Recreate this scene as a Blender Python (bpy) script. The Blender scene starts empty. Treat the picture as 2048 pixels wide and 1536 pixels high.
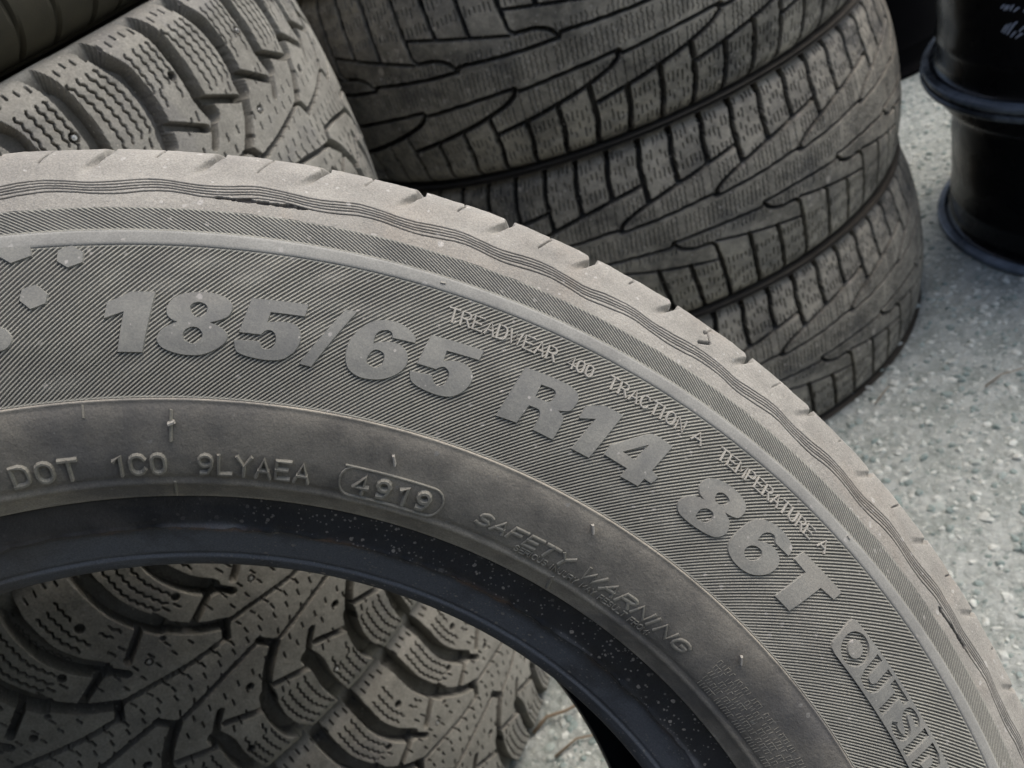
import bpy, bmesh, math, random
import numpy as np
from mathutils import Vector, Matrix
from mathutils.geometry import tessellate_polygon

rad = math.radians
random.seed(7)
rng = np.random.default_rng(7)
S = bpy.context.scene
C = bpy.context.collection

# ------------------------------------------------------------------ camera
CH = 0.59474
CR = Vector((0.90539308, -0.22547166, -0.35975811))
CU = Vector((0.42457434, 0.4808121, 0.76717426))
CF = Vector((0.0, 0.84733833, -0.53105343))
cam_data = bpy.data.cameras.new('camera')
cam = bpy.data.objects.new('camera', cam_data)
C.objects.link(cam)
m = Matrix.Identity(4)
for i in range(3):
    m[i][0] = CR[i]; m[i][1] = CU[i]; m[i][2] = -CF[i]
m[2][3] = CH
cam.matrix_world = m
cam_data.sensor_width = 36.0
cam_data.lens = 1826.84577 / 2048 * 36.0
cam_data.clip_start = 0.01
cam_data.clip_end = 200.0
cam_data.dof.use_dof = True
cam_data.dof.focus_distance = 0.262
cam_data.dof.aperture_fstop = 24.0
S.camera = cam

# ------------------------------------------------------------------ sky, sun, exposure
SUN_EL, SUN_AZ = rad(58), rad(75)      # azimuth clockwise from +Y
W = bpy.data.worlds.new('World'); S.world = W; W.use_nodes = True
nt = W.node_tree
sky = nt.nodes.new('ShaderNodeTexSky'); sky.sky_type = 'NISHITA'; sky.sun_disc = False
sky.sun_elevation = SUN_EL; sky.sun_rotation = SUN_AZ
sky.dust_density = 4.0; sky.ozone_density = 0.6; sky.air_density = 1.0
bg = nt.nodes['Background']; bg.inputs['Strength'].default_value = 0.135
nt.links.new(sky.outputs[0], bg.inputs[0])
sd = bpy.data.lights.new('sun', 'SUN'); sd.energy = 1.1; sd.angle = rad(60); sd.color = (1.0, 0.97, 0.90)
sun = bpy.data.objects.new('sun', sd); C.objects.link(sun)
dv = Vector((math.sin(SUN_AZ) * math.cos(SUN_EL), math.cos(SUN_AZ) * math.cos(SUN_EL), math.sin(SUN_EL)))
sun.rotation_euler = dv.to_track_quat('Z', 'Y').to_euler()
S.view_settings.view_transform = 'Standard'; S.view_settings.look = 'None'
S.view_settings.exposure = 0.66; S.view_settings.gamma = 1.0
S.view_settings.use_curve_mapping = False

# ------------------------------------------------------------------ tagging
def tag(o, label=None, cat=None, group=None, kind=None):
    if label: o['label'] = label
    if cat: o['category'] = cat
    if group: o['group'] = group
    if kind: o['kind'] = kind
    return o

def empty(name):
    o = bpy.data.objects.new(name, None); C.objects.link(o); o.empty_display_size = .05
    return o

def link(name, me, mat, parent=None):
    o = bpy.data.objects.new(name, me); C.objects.link(o)
    me.materials.clear(); me.materials.append(mat)
    if parent: o.parent = parent
    return o

def copy_tree(o, parent=None):
    c = o.copy(); C.objects.link(c); c.parent = parent
    for ch in [x for x in bpy.data.objects if x.parent == o]:
        copy_tree(ch, c)
    return c

# ------------------------------------------------------------------ materials
class NT:
    def __init__(s, name):
        s.m = bpy.data.materials.new(name); s.m.use_nodes = True
        s.t = s.m.node_tree; s.b = s.t.nodes['Principled BSDF']
        s.co = s.n('ShaderNodeTexCoord')
    def n(s, typ, **k):
        x = s.t.nodes.new(typ)
        for a, b in k.items(): setattr(x, a, b)
        return x
    def l(s, a, b): s.t.links.new(a, b)
    def noise(s, scale, det=4, rough=.55, dist=0.0, vec=None):
        x = s.n('ShaderNodeTexNoise'); x.inputs['Scale'].default_value = scale
        x.inputs['Detail'].default_value = det; x.inputs['Roughness'].default_value = rough
        x.inputs['Distortion'].default_value = dist
        s.l(vec or s.co.outputs['Object'], x.inputs['Vector'])
        return x.outputs['Fac']
    def ramp(s, src, a, b, v0=0.0, v1=1.0):
        x = s.n('ShaderNodeMapRange'); x.interpolation_type = 'SMOOTHSTEP'
        x.inputs['From Min'].default_value = a; x.inputs['From Max'].default_value = b
        x.inputs['To Min'].default_value = v0; x.inputs['To Max'].default_value = v1
        s.l(src, x.inputs['Value']); return x.outputs['Result']
    def math(s, op, a, b=None, clamp=False):
        x = s.n('ShaderNodeMath', operation=op); x.use_clamp = clamp
        for i, v in enumerate((a, b)):
            if v is None: continue
            if isinstance(v, (int, float)): x.inputs[i].default_value = v
            else: s.l(v, x.inputs[i])
        return x.outputs[0]
    def mix(s, f, a, b):
        x = s.n('ShaderNodeMix', data_type='RGBA')
        if isinstance(f, (int, float)): x.inputs[0].default_value = f
        else: s.l(f, x.inputs[0])
        for i, v in ((6, a), (7, b)):
            if isinstance(v, tuple): x.inputs[i].default_value = v + (1,)
            else: s.l(v, x.inputs[i])
        return x.outputs[2]
    def speck(s, scale, thr, lim, vec=None):
        """round specks: voronoi cells, only some of them carry one"""
        v = s.n('ShaderNodeTexVoronoi'); v.inputs['Scale'].default_value = scale
        nz = s.n('ShaderNodeTexNoise'); nz.inputs['Scale'].default_value = scale * 2.3
        s.l(s.co.outputs['Object'], nz.inputs['Vector'])
        ad = s.n('ShaderNodeVectorMath', operation='MULTIPLY_ADD')
        s.l(nz.outputs['Color'], ad.inputs[0]); ad.inputs[1].default_value = (.35 / scale,) * 3
        s.l(s.co.outputs['Object'], ad.inputs[2]); s.l(ad.outputs[0], v.inputs['Vector'])
        sep = s.n('ShaderNodeSeparateColor'); s.l(v.outputs['Color'], sep.inputs[0])
        pick = s.math('GREATER_THAN', sep.outputs[0], lim)
        size = s.math('MULTIPLY', sep.outputs[1], thr)
        d = s.math('SUBTRACT', size, v.outputs['Distance'])
        return s.math('MULTIPLY', s.ramp(d, 0.0, thr * .25), pick)
    def attr(s, name):
        a = s.n('ShaderNodeAttribute'); a.attribute_name = name; return a.outputs['Fac']
    def bump(s, h, dist, strength=1.0):
        x = s.n('ShaderNodeBump'); x.inputs['Distance'].default_value = dist
        x.inputs['Strength'].default_value = strength
        s.l(h, x.inputs['Height']); s.l(x.outputs[0], s.b.inputs['Normal'])
    def base(s, c): s.l(c, s.b.inputs['Base Color'])
    def rough(s, r):
        if isinstance(r, (int, float)): s.b.inputs['Roughness'].default_value = r
        else: s.l(r, s.b.inputs['Roughness'])

def rubber(name, black, dust, cover, var=.35, nscale=22, specks=None, rough=.62, attr=False, tint=None,
           bump=.0002, spec=.35, fine=900, rust=False, spmask=False):
    """old rubber (black) under a dried dusty film; the 'dust' attribute says how much the form holds"""
    t = NT(name)
    n1 = t.noise(nscale, 6, .62, .4)
    n2 = t.noise(nscale * 6.3, 4, .6)
    a = t.math('ADD', t.math('MULTIPLY', n1, .65), t.math('MULTIPLY', n2, .35))
    f = t.ramp(a, .5 - .28, .5 + .28, max(0, cover - var), min(1, cover + var))
    if attr: f = t.math('MULTIPLY', f, t.attr('dust'))
    col = t.mix(f, black, dust)
    if tint:
        tn = t.ramp(t.noise(nscale * .6, 5, .6, .8), .5, .66)
        col = t.mix(t.math('MULTIPLY', tn, tint[1]), col, tint[0])
    if specks:
        for sc, th, lim, c in specks:
            k_ = t.math('MULTIPLY', t.speck(sc, th, lim), .75)
            if spmask: k_ = t.math('MULTIPLY', k_, t.math('MULTIPLY', t.attr('specks'), t.ramp(t.noise(45, 3), .30, .5)))
            col = t.mix(k_, col, c)
    if rust:
        rn = t.ramp(t.noise(60, 5, .7, .5), .42, .62)
        col = t.mix(t.math('MULTIPLY', rn, t.attr('rust')), col, (.36, .21, .125))
    g = t.noise(fine * 2.2, 2, .6)
    col = t.mix(t.ramp(g, .30, .72, .0, .28), col, black)
    t.base(col)
    t.rough(t.ramp(f, 0, 1, rough, .88))
    t.b.inputs['Specular IOR Level'].default_value = spec
    t.bump(t.math('ADD', t.noise(fine, 4, .65), t.math('MULTIPLY', n2, .6)), bump, .55)
    return t.m

PALE = (.46, .44, .40)
M = {}
M['shoulder'] = rubber('dusty_shoulder_rubber', (.035, .033, .032), (.445, .425, .375), .86, .30, 28,
    [(260, .30, .72, (.52, .50, .46)), (480, .30, .74, (.52, .50, .46))], attr=True, tint=((.36, .30, .235), .28), bump=.0006)
M['hatch'] = rubber('dusty_hatched_rubber', (.040, .040, .043), (.47, .462, .395), .84, .30, 13,
    [(420, .36, .86, PALE)], attr=True, bump=.00012, tint=((.30, .285, .25), .45))
M['rib'] = rubber('dusty_smooth_rib_rubber', (.07, .07, .07), (.38, .378, .345), .74, .22, 26,
    [(280, .28, .80, (.46, .45, .42)), (520, .3, .85, PALE)], attr=True, bump=.0001)
M['band'] = rubber('brownish_smooth_rubber', (.062, .062, .062), (.43, .395, .325), .60, .50, 20,
    [(300, .26, .88, (.34, .33, .30)), (620, .28, .88, (.30, .29, .26))], attr=True, bump=.0004, rough=.5, tint=((.12, .122, .128), .6))
M['letter'] = rubber('grey_raised_rubber', (.075, .079, .084), (.335, .332, .292), .64, .36, 24,
    [(300, .28, .84, (.46, .44, .41)), (560, .3, .82, PALE)], bump=.0002, rough=.5, tint=((.36,.33,.28), .35))
M['smalltext'] = rubber('pale_small_letter_rubber', (.08, .08, .08), (.46, .44, .385), .85, .15, 40, bump=.00005)
M['embossed'] = rubber('embossed_band_rubber', (.062, .062, .062), (.435, .41, .335), .68, .34, 20, bump=.00008, rough=.5)
M['bead'] = rubber('glossy_black_bead_rubber', (.0065, .0078, .0105), (.135, .147, .165), .42, .36, 18,
    [(480, .42, .66, (.32, .30, .27)), (1000, .46, .50, (.24, .23, .215)), (170, .34, .86, (.13, .125, .12))], rough=.33,
    attr=True, spec=.5, spmask=True, bump=.00035, rust=True, tint=((.13, .122, .11), .45))
M['liner'] = rubber('black_inner_rubber', (.010, .011, .013), (.05, .05, .05), .25, .25, 30,
    [(200, .2, .9, (.10, .10, .10))], rough=.5)
M['stud'] = rubber('dusty_studded_tread_rubber', (.018, .016, .012), (.40, .386, .335), .74, .30, 24,
    [(500, .4, .8, (.40, .38, .33))], attr=True, tint=((.21, .205, .195), .55), bump=.0008, fine=420)
M['worn'] = rubber('worn_winter_tread_rubber', (.012, .0125, .013), (.42, .388, .318), .55, .48, 24,
    [(420, .42, .72, (.40, .38, .34)), (140, .45, .90, (.38, .35, .30))], attr=True, bump=.0006, tint=((.070, .072, .075), .38), fine=420)
M['side'] = rubber('stacked_tyre_sidewall_rubber', (.022, .020, .018), (.12, .105, .082), .45, .35, 16, rough=.6)
M['dark'] = rubber('dark_old_tyre_rubber', (.018, .017, .011), (.060, .054, .034), .50, .4, 14, rough=.7, attr=True)

def metal():
    t = NT('worn_steel_stud'); t.base(t.mix(t.noise(900), (.45, .45, .44), (.75, .75, .74)))
    t.b.inputs['Metallic'].default_value = .9; t.rough(.35); return t.m
M['metal'] = metal()
def paint():
    t = NT('black_gloss_wheel_paint')
    d = t.ramp(t.noise(12, 5, .6), .36, .66, .15, .9)
    t.base(t.mix(t.math('MULTIPLY', t.attr('dust'), d), (.0030, .0035, .005), (.17, .205, .25)))  # the attribute paints a bluish sky sheen on the rim flanges
    t.rough(t.ramp(t.noise(30, 4), .3, .7, .16, .38)); t.b.inputs['Specular IOR Level'].default_value = .2
    t.bump(t.noise(60, 3), .0006, .4)
    return t.m
M['paint'] = paint()
M['far_shade'] = rubber('shaded_black_wheel_paint', (.0025, .0025, .003), (.004, .004, .0045), .4, .3, 20, rough=.8, spec=.03)  # dull, darker copy of the wheel paint; the far pile's deep shade painted in
def straw():
    t = NT('dry_straw'); t.base(t.mix(t.noise(60), (.16, .11, .07), (.28, .22, .15))); t.rough(.8); return t.m
M['straw'] = straw()
def groundmat():
    t = NT('gritty_grey_ground')
    n1 = t.noise(3.0, 5, .6); n2 = t.noise(38, 6, .7, .3); n3 = t.noise(170, 4, .7)
    col = t.mix(t.ramp(n2, .36, .64), (.26, .283, .26), (.39, .41, .385))
    col = t.mix(t.ramp(n3, .52, .70, 0, .75), col, (.56, .58, .53))
    col = t.mix(t.ramp(t.noise(95, 5, .7), .56, .68, 0, .65), col, (.10, .145, .135))
    col = t.mix(t.ramp(n1, .5, .8, 0, .35), col, (.36, .31, .24))
    t.base(col); t.rough(.92); t.b.inputs['Specular IOR Level'].default_value = .2
    v = t.n('ShaderNodeTexVoronoi'); v.inputs['Scale'].default_value = 130; t.l(t.co.outputs['Object'], v.inputs['Vector'])
    h = t.math('ADD', t.math('MULTIPLY', n3, 1.0), t.math('MULTIPLY', v.outputs['Distance'], -.8))
    h = t.math('ADD', h, n2)
    t.bump(h, .0028, .9)
    return t.m
M['ground'] = groundmat()
def pebble():
    t = NT('pale_grey_stone'); oi = t.ramp(t.attr('tone'), .25, .6)
    col = t.mix(oi, (.21, .27, .255), (.56, .585, .54))
    col = t.mix(t.ramp(t.noise(220, 4, .7), .35, .7, 0, .4), col, (.34, .32, .27))
    t.base(col); t.rough(.85); t.bump(t.noise(500, 3), .0006, .6); return t.m
M['pebble'] = pebble()

# ------------------------------------------------------------------ mesh helpers
def grid_mesh(name, P, close_u=False, attrs=None, smooth=True, flip=False):
    nu, nv = P.shape[:2]
    me = bpy.data.meshes.new(name)
    idx = np.arange(nu * nv).reshape(nu, nv)
    a = idx if not close_u else np.concatenate([idx, idx[:1]], 0)
    q = np.stack([a[:-1, :-1], a[1:, :-1], a[1:, 1:], a[:-1, 1:]], -1).reshape(-1, 4)
    if flip: q = q[:, ::-1]
    me.vertices.add(nu * nv); me.vertices.foreach_set('co', P.reshape(-1).astype(np.float32))
    me.loops.add(q.size); me.loops.foreach_set('vertex_index', np.ascontiguousarray(q).reshape(-1).astype(np.int32))
    me.polygons.add(len(q)); me.polygons.foreach_set('loop_start', np.arange(0, q.size, 4, dtype=np.int32))
    me.polygons.foreach_set('loop_total', np.full(len(q), 4, dtype=np.int32))
    me.polygons.foreach_set('use_smooth', np.full(len(q), smooth))
    for k, v in (attrs or {}).items():
        at = me.attributes.new(k, 'FLOAT', 'POINT'); at.data.foreach_set('value', v.reshape(-1).astype(np.float32))
    me.update(calc_edges=True); me.validate()
    return me

def mesh_py(name, V, F, smooth=False, attrs=None):
    me = bpy.data.meshes.new(name); me.from_pydata([tuple(v) for v in V], [], F)
    me.polygons.foreach_set('use_smooth', [smooth] * len(me.polygons))
    for k, v in (attrs or {}).items():
        at = me.attributes.new(k, 'FLOAT', 'POINT'); at.data.foreach_set('value', np.asarray(v, dtype=np.float32))
    me.update(); return me

def hermite(X, Y, x):
    X = np.asarray(X, float); Y = np.asarray(Y, float); x = np.asarray(x, float)
    h = np.diff(X); dl = np.diff(Y) / h
    mm = np.empty_like(X); mm[0] = dl[0]; mm[-1] = dl[-1]
    mm[1:-1] = np.where(dl[:-1] * dl[1:] > 0, 2 * dl[:-1] * dl[1:] / (dl[:-1] + dl[1:] + 1e-30), 0)
    i = np.clip(np.searchsorted(X, x) - 1, 0, len(X) - 2); t = (x - X[i]) / h[i]
    return ((2*t**3-3*t**2+1)*Y[i] + (t**3-2*t**2+t)*h[i]*mm[i] + (-2*t**3+3*t**2)*Y[i+1] + (t**3-t**2)*h[i]*mm[i+1])

def arc_curve(pts, step):
    """smooth curve through (r,d) points resampled by arc length: positions, normals"""
    p = np.array(pts, float)
    s = np.concatenate([[0], np.cumsum(np.hypot(*np.diff(p, axis=0).T))])
    ss = np.arange(0, s[-1], step) if np.isscalar(step) else step
    r = hermite(s, p[:, 0], ss); d = hermite(s, p[:, 1], ss)
    tr = np.gradient(r, ss); td = np.gradient(d, ss); L = np.hypot(tr, td) + 1e-12
    return ss, r, d, tr / L, td / L

def sstep(x, a, b):
    t = np.clip((x - a) / (b - a), 0, 1); return t * t * (3 - 2 * t)

def vnoise(x, seed=0):
    r = np.random.default_rng(seed).random(4096); i = np.floor(x).astype(int); f = x - i; f = f * f * (3 - 2 * f)
    return r[i % 4096] * (1 - f) + r[(i + 1) % 4096] * f

# ================================================================== THE GROUND
gm = mesh_py('ground', [(-25, -20, 0), (25, -20, 0), (25, 40, 0), (-25, 40, 0)], [(0, 1, 2, 3)])
tag(link('ground', gm, M['ground']), kind='structure')

def stones(n, x0, x1, y0, y1, smin, smax, name):
    t = (1 + 5 ** .5) / 2
    iv = np.array([(-1, t, 0), (1, t, 0), (-1, -t, 0), (1, -t, 0), (0, -1, t), (0, 1, t), (0, -1, -t), (0, 1, -t),
                   (t, 0, -1), (t, 0, 1), (-t, 0, -1), (-t, 0, 1)], float) / math.hypot(1, t)
    fi = np.array([(0, 11, 5), (0, 5, 1), (0, 1, 7), (0, 7, 10), (0, 10, 11), (1, 5, 9), (5, 11, 4), (11, 10, 2), (10, 7, 6),
                   (7, 1, 8), (3, 9, 4), (3, 4, 2), (3, 2, 6), (3, 6, 8), (3, 8, 9), (4, 9, 5), (2, 4, 11), (6, 2, 10), (8, 6, 7), (9, 8, 1)])
    V = []; F = []; T = []
    for k in range(n):
        s = smin + (smax - smin) * rng.random() ** 3
        v = iv * (1 + .7 * (rng.random((12, 1)) - .5)) * np.array([1, .65 + .5 * rng.random(), .45 + .25 * rng.random()]) * s
        a = rng.random() * 6.283; ca, sa = math.cos(a), math.sin(a)
        v = v @ np.array([[ca, sa, 0], [-sa, ca, 0], [0, 0, 1]])
        v += np.array([x0 + (x1 - x0) * rng.random(), y0 + (y1 - y0) * rng.random(), s * .02])
        V.append(v); F.append(fi + 12 * k); T += [rng.random()] * 12
    V = np.concatenate(V); F = np.concatenate(F)
    me = mesh_py(name, V, [tuple(int(q) for q in f) for f in F], False, {'tone': T})
    return me
tag(link('gravel', stones(34000, -.2, 1.15, .25, 1.5, .0009, .0048, 'gravel'), M['pebble']),
    'small pale stones bedded in the gritty ground', 'gravel', kind='stuff')

# ================================================================== TREAD MAKER
def polyd(u, v, pl):
    best = np.full(u.shape, 1e9)
    for (a, b), (c, d) in zip(pl[:-1], pl[1:]):
        L = (c - a) ** 2 + (d - b) ** 2 + 1e-9
        t = np.clip(((u - a) * (c - a) + (v - b) * (d - b)) / L, 0, 1)
        best = np.minimum(best, (u - a - t * (c - a)) ** 2 + (v - b - t * (d - b)) ** 2)
    return np.sqrt(best)

def smoothpl(pl, n=5):
    p = np.array(pl, float)
    if len(p) < 3: return [tuple(x) for x in p]
    s = np.concatenate([[0], np.cumsum(np.hypot(*np.diff(p, axis=0).T))])
    ss = np.linspace(0, s[-1], (len(p) - 1) * n + 1)
    return list(zip(hermite(s, p[:, 0], ss), hermite(s, p[:, 1], ss)))

def wavy(pl, amp, wl, ph=0):
    p = np.array(smoothpl(pl, 6), float)
    s = np.concatenate([[0], np.cumsum(np.hypot(*np.diff(p, axis=0).T))])
    ss = np.linspace(0, s[-1], max(4, int(s[-1] / (wl / 4)) + 1))
    x = np.interp(ss, s, p[:, 0]); y = np.interp(ss, s, p[:, 1])
    tx = np.gradient(x); ty = np.gradient(y); L = np.hypot(tx, ty) + 1e-9
    o = amp * np.sin(2 * np.pi * ss / wl + ph)
    return list(zip(x - ty / L * o, y + tx / L * o))

def tread_field(P, U, V, grooves, sipes, holes):
    """depth (mm, positive down) and dust over one pitch of P mm; U,V in mm"""
    u, v = np.meshgrid(U, V, indexing='ij')
    dep = np.zeros(u.shape); dust = np.ones(u.shape)
    def copies(pl):
        xs = [p[0] for p in pl]
        k0 = math.floor((-12 - max(xs)) / P); k1 = math.ceil((P + 12 - min(xs)) / P)
        for k in range(k0, k1 + 1):
            yield [(a + k * P, b) for a, b in pl]
    for pl, hw, D, gd in grooves:
        for c in copies(smoothpl(pl)):
            vs = [p[1] for p in c]
            d = polyd(u, v, c)
            w = 1 - sstep(d, hw - .35, hw + .25)
            dep = np.maximum(dep, w * D); dust = np.minimum(dust, 1 - w * (1 - gd))
    for pl, hw, D, gd in sipes:
        for c in copies(pl):
            d = polyd(u, v, c); w = 1 - sstep(d, hw - .2, hw + .35)
            dep = np.maximum(dep, w * D); dust = np.minimum(dust, 1 - w * (1 - gd))
    for x, y, r_, D, gd in holes:
        for k in (-1, 0, 1):
            d = np.hypot(u - x - k * P, v - y); w = 1 - sstep(d, r_ - .4, r_ + .4)
            dep = np.maximum(dep, w * D); dust = np.minimum(dust, 1 - w * (1 - gd))
    return dep, dust

def tread_mesh(name, R, w, zc, rc, nper, du, dvv, grooves, sipes, holes, dense, vmax, crn=4.5, seed=1):
    """R crown radius; flat |v|<zc then rounded with radius rc (mm)"""
    circ = 2 * math.pi * R; P = circ / nper
    nu_p = int(round(P / du)); Up = np.arange(nu_p) * P / nu_p
    V = np.linspace(-vmax, vmax, int(2 * vmax / dvv) + 1)
    dep, dust = tread_field(P, Up, V, grooves, sipes, holes)
    kmin = math.floor(dense[0] / P); kmax = math.ceil(dense[1] / P)
    cols = []; ui = []
    for k in range(nper):
        kk = k if k < nper / 2 + 1 else k - nper
        if kmin <= kk < kmax: sel = np.arange(nu_p)
        else: sel = np.arange(0, nu_p, 4)
        cols.append(k * P + Up[sel]); ui.append(sel)
    U = np.concatenate(cols); I = np.concatenate(ui)
    D = dep[I]; DU = dust[I]
    s = np.maximum(np.abs(V) - zc, 0); ang = s / rc
    crown = crn * (np.clip(np.abs(V) / zc, 0, 1)) ** 2.4
    z = np.sign(V) * (np.minimum(np.abs(V), zc) + rc * np.sin(ang))
    r = R - crown - rc * (1 - np.cos(ang))
    nr = np.cos(ang) * 1.0; nz = np.sign(V) * np.sin(ang)
    fade = 1 - sstep(np.abs(V), vmax - 9, vmax - 2)
    rough = (vnoise(U / 7.0, seed)[:, None] + vnoise(V / 9.0, seed + 1)[None] - 1) * .25
    Dm = D * fade[None] + rough
    rr = r[None] - Dm * nr[None]; zz = z[None] - Dm * nz[None]
    th = (U / R)[:, None]
    Pp = np.stack([rr * np.sin(th), -rr * np.cos(th), zz + w / 2 * np.ones_like(rr)], -1) / 1000
    DU = 1 - (1 - DU) * fade[None]
    return grid_mesh(name, Pp, True, {'dust': DU}, False), (r[-1], z[-1])

def revolve(name, prof, n, mat, parent, flip=False, dust=None, wob=0):
    p = np.array(prof); th = np.linspace(0, 2 * np.pi, n, endpoint=False)[:, None]
    r = p[:, 0][None] + wob * (vnoise(th * 9, 5) - .5)
    P = np.stack([r * np.sin(th), -r * np.cos(th), p[:, 1][None] + 0 * r], -1)
    D = np.broadcast_to((np.ones(len(p)) if dust is None else np.array(dust))[None], r.shape)
    return link(name, grid_mesh(name, P, True, {'dust': np.array(D)}, True, flip), mat, parent)

def carcass(parent, rs, zs, w, bead=.180, mat=None, n=240):
    """two sidewalls and the inner liner for a tyre lying flat, bottom at z=0"""
    h = w / 2
    for sg in (1, -1):
        pts = [(rs, zs), (.268, h * .985), (.252, h * .998), (.238, h * .995), (.222, h * .96), (.206, h * .88),
               (.202, h * .86), (.196, h * .82), (bead + .006, h * .74), (bead, h * .62), (bead + .002, h * .54)]
        _, r, d, _, _ = arc_curve([(a, b) for a, b in pts], .0015)
        rb = .0005 * (np.abs(r - .212) < .001)
        revolve('sidewall', np.stack([r, h + sg * (d + rb)], 1), n, mat or M['side'], parent, flip=sg > 0)
    q = [(bead + .002, h * .54), (.20, h * .64), (.23, h * .86), (.255, h * .87), (rs - .014, h * .66), (rs - .006, h * .3), (rs - .004, 0)]
    q += [(a, -b) for a, b in q[-2::-1]]
    _, r, d, _, _ = arc_curve(q, .004)
    revolve('inner_liner', np.stack([r, h + d], 1), n // 2, M['liner'], parent, flip=False)

# ------------------------------------------------------------------ studded winter tyre
RU, WU = 300.7, 188.1
PU = 2 * math.pi * RU / 30
def stud_parts():
    LW = 13.0
    up_long = [(-36, 104), (-37, 88), (-35.5, 67), (-31, 52), (-24, 39), (-12, 25), (0, 16)]
    lo_long = [(a + LW, b) for a, b in [(-14, -104), (-18, -84), (-23, -72), (-24, -61), (-23, -50), (-20, -40), (-14, -30), (-7, -22), (0, -16)]]
    g = [(up_long[:5], 4.6, 9.5, .45), (up_long[4:], 3.0, 8, .42), (lo_long[:6], 4.6, 9.5, .45), (lo_long[5:], 3.0, 8, .42)]
    up_c = [(0, 16), (15, 14), (43, 9.5), (59, 8.5)]; lo_c = [(a + LW, b) for a, b in [(0, -16), (16, -13), (40, -9), (57, -7)]]
    g += [(up_c, 1.5, 6, .5), (lo_c, 1.5, 6, .5)]
    g += [([(59, 8.5), (PU, 16)], 2.2, 8, .25), ([(57 + LW, -7), (PU + LW, -16)], 2.2, 8, .25)]
    us = [(-8, 104), (-9, 84), (-8, 66), (-3, 51), (6, 38), (13, 28)]
    ls = [(a + LW, b) for a, b in [(16, -104), (12, -84), (10, -63), (11, -50), (9, -40), (16, -31), (20, -27)]]
    g += [(us[:5], 4.4, 9.5, .45), (us[4:], 2.0, 7, .45), (ls[:5], 4.4, 9.5, .45), (ls[4:], 2.0, 7, .45)]
    # cross slots
    g += [([(6, 38), (-11, 29)], 2.1, 6.5, .35), ([(-31, 46), (-46, 34)], 2.1, 6.5, .35)]
    g += [([(10 + LW, -48), (-13 + LW, -38)], 2.1, 6.5, .35), ([(-24 + LW, -48), (-45 + LW, -36)], 2.1, 6.5, .35)]
    r = random.Random(3)
    sp = []
    def sh(path, off):
        for k, o in enumerate(off):
            pl = [(a + o, b) for a, b in path]
            sp.append((wavy(pl, .62, 4.6, k), .36, 2.2, .05))
    A = [(-36, 83), (-35.5, 67), (-31, 53), (-28, 47)]
    sh(A, (8, 13, 18.5, 24)); sh([(-9, 80), (-8, 66), (-4, 54)], (8.5, 13.5)); sh([(-9, 82), (-8.5, 70)], (19,)); sh([(-3, 56), (0, 50)], (19, 24))
    B = [(a + LW, b) for a, b in [(-18, -83), (-23, -68), (-24, -54), (-23, -49)]]
    sh(B, (8, 13, 18.5, 24)); sh([(12 + LW, -82), (10 + LW, -68), (10 + LW, -62)], (7.5, 12, 17, 22.5)); sh([(11 + LW, -62), (11.5 + LW, -54)], (8, 19, 24))
    def dash(x, y, a, l):
        sp.append(([(x - math.cos(a) * l, y - math.sin(a) * l), (x + math.cos(a) * l, y + math.sin(a) * l)], .38, 1.8, .05))
    for i in range(7):                                     # centre rib dashes
        x = 4 + i * 8.9
        for y, a in ((4.2, 1.05), (-1.5, .95)):
            dash(x + r.uniform(-.6, .6) + y * .5, y + r.uniform(-.5, .5), a + .5, 1.7)
        dash(x + 1, 10.8 - i * .75, 1.9, 1.6); dash(x + LW + 1, -11.2 + i * .75, 1.1, 1.6)
    for i in range(6):
        x = 8 + i * 9.2
        dash(x, 21 + r.uniform(-1, 1), 1.75, 1.6); dash(x - 9, 29 + r.uniform(-1, 1), 1.8, 1.7)
        dash(x + LW, -20 + r.uniform(-1, 1), 1.3, 1.6); dash(x + LW - 8, -27.5 + r.uniform(-1, 1), 1.35, 1.7)
    for x, y in ((-22, 46), (-17, 45), (-12, 43), (14, 43), (19, 42), (24, 40)):
        dash(x, y, 1.9, 2.0)
        dash(x + LW + 5, -y, 1.25, 2.0)
    for k in range(12):                                    # small nicks on the shoulder edge
        dash(k * 5.2, 90 + (k % 3), 1.6, 1.6); dash(k * 5.2 + 2, -90 - (k % 3), 1.6, 1.6)
    holes = [(24, 26.5, 2.0, 2.6, .15), (-10, 42 + 5, 2.1, 2.8, .1), (11, 64, 2.3, 3.2, .06), (-24 + LW, -27, 2.1, 3, .08), (18 + LW, -64, 2.3, 3.2, .06),
             (36, 33, 1.5, 2.0, .2)]
    return g, sp, holes
gg, ss_, hh = stud_parts()
stud_tread, (rS, zS) = tread_mesh('studded_tread', RU, WU, 74, 21, 30, .55, .55, gg, ss_, hh, (-400, 400), 103, seed=11)

def stud_pin(parent, u, v):
    """steel stud standing in its hole"""
    a = u / RU; r0 = RU - 4.0 * min(1, abs(v) / 74) ** 2.4 - .3
    bm = bmesh.new()
    for rr_, z0, z1 in ((.00135, -.002, 0.0), (.0007, 0.0, .0009)):
        bmesh.ops.create_cone(bm, cap_ends=True, segments=14, radius1=rr_, radius2=rr_ * .9, depth=z1 - z0,
                              matrix=Matrix.Translation((0, 0, (z0 + z1) / 2)))
    me = bpy.data.meshes.new('stud'); bm.to_mesh(me); bm.free()
    o = link('stud', me, M['metal'], parent)
    d = Vector((math.sin(a), -math.cos(a), 0))
    o.location = d * (r0 / 1000) + Vector((0, 0, (v + WU / 2) / 1000))
    o.rotation_euler = d.to_track_quat('Z', 'Y').to_euler()
    return o

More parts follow.
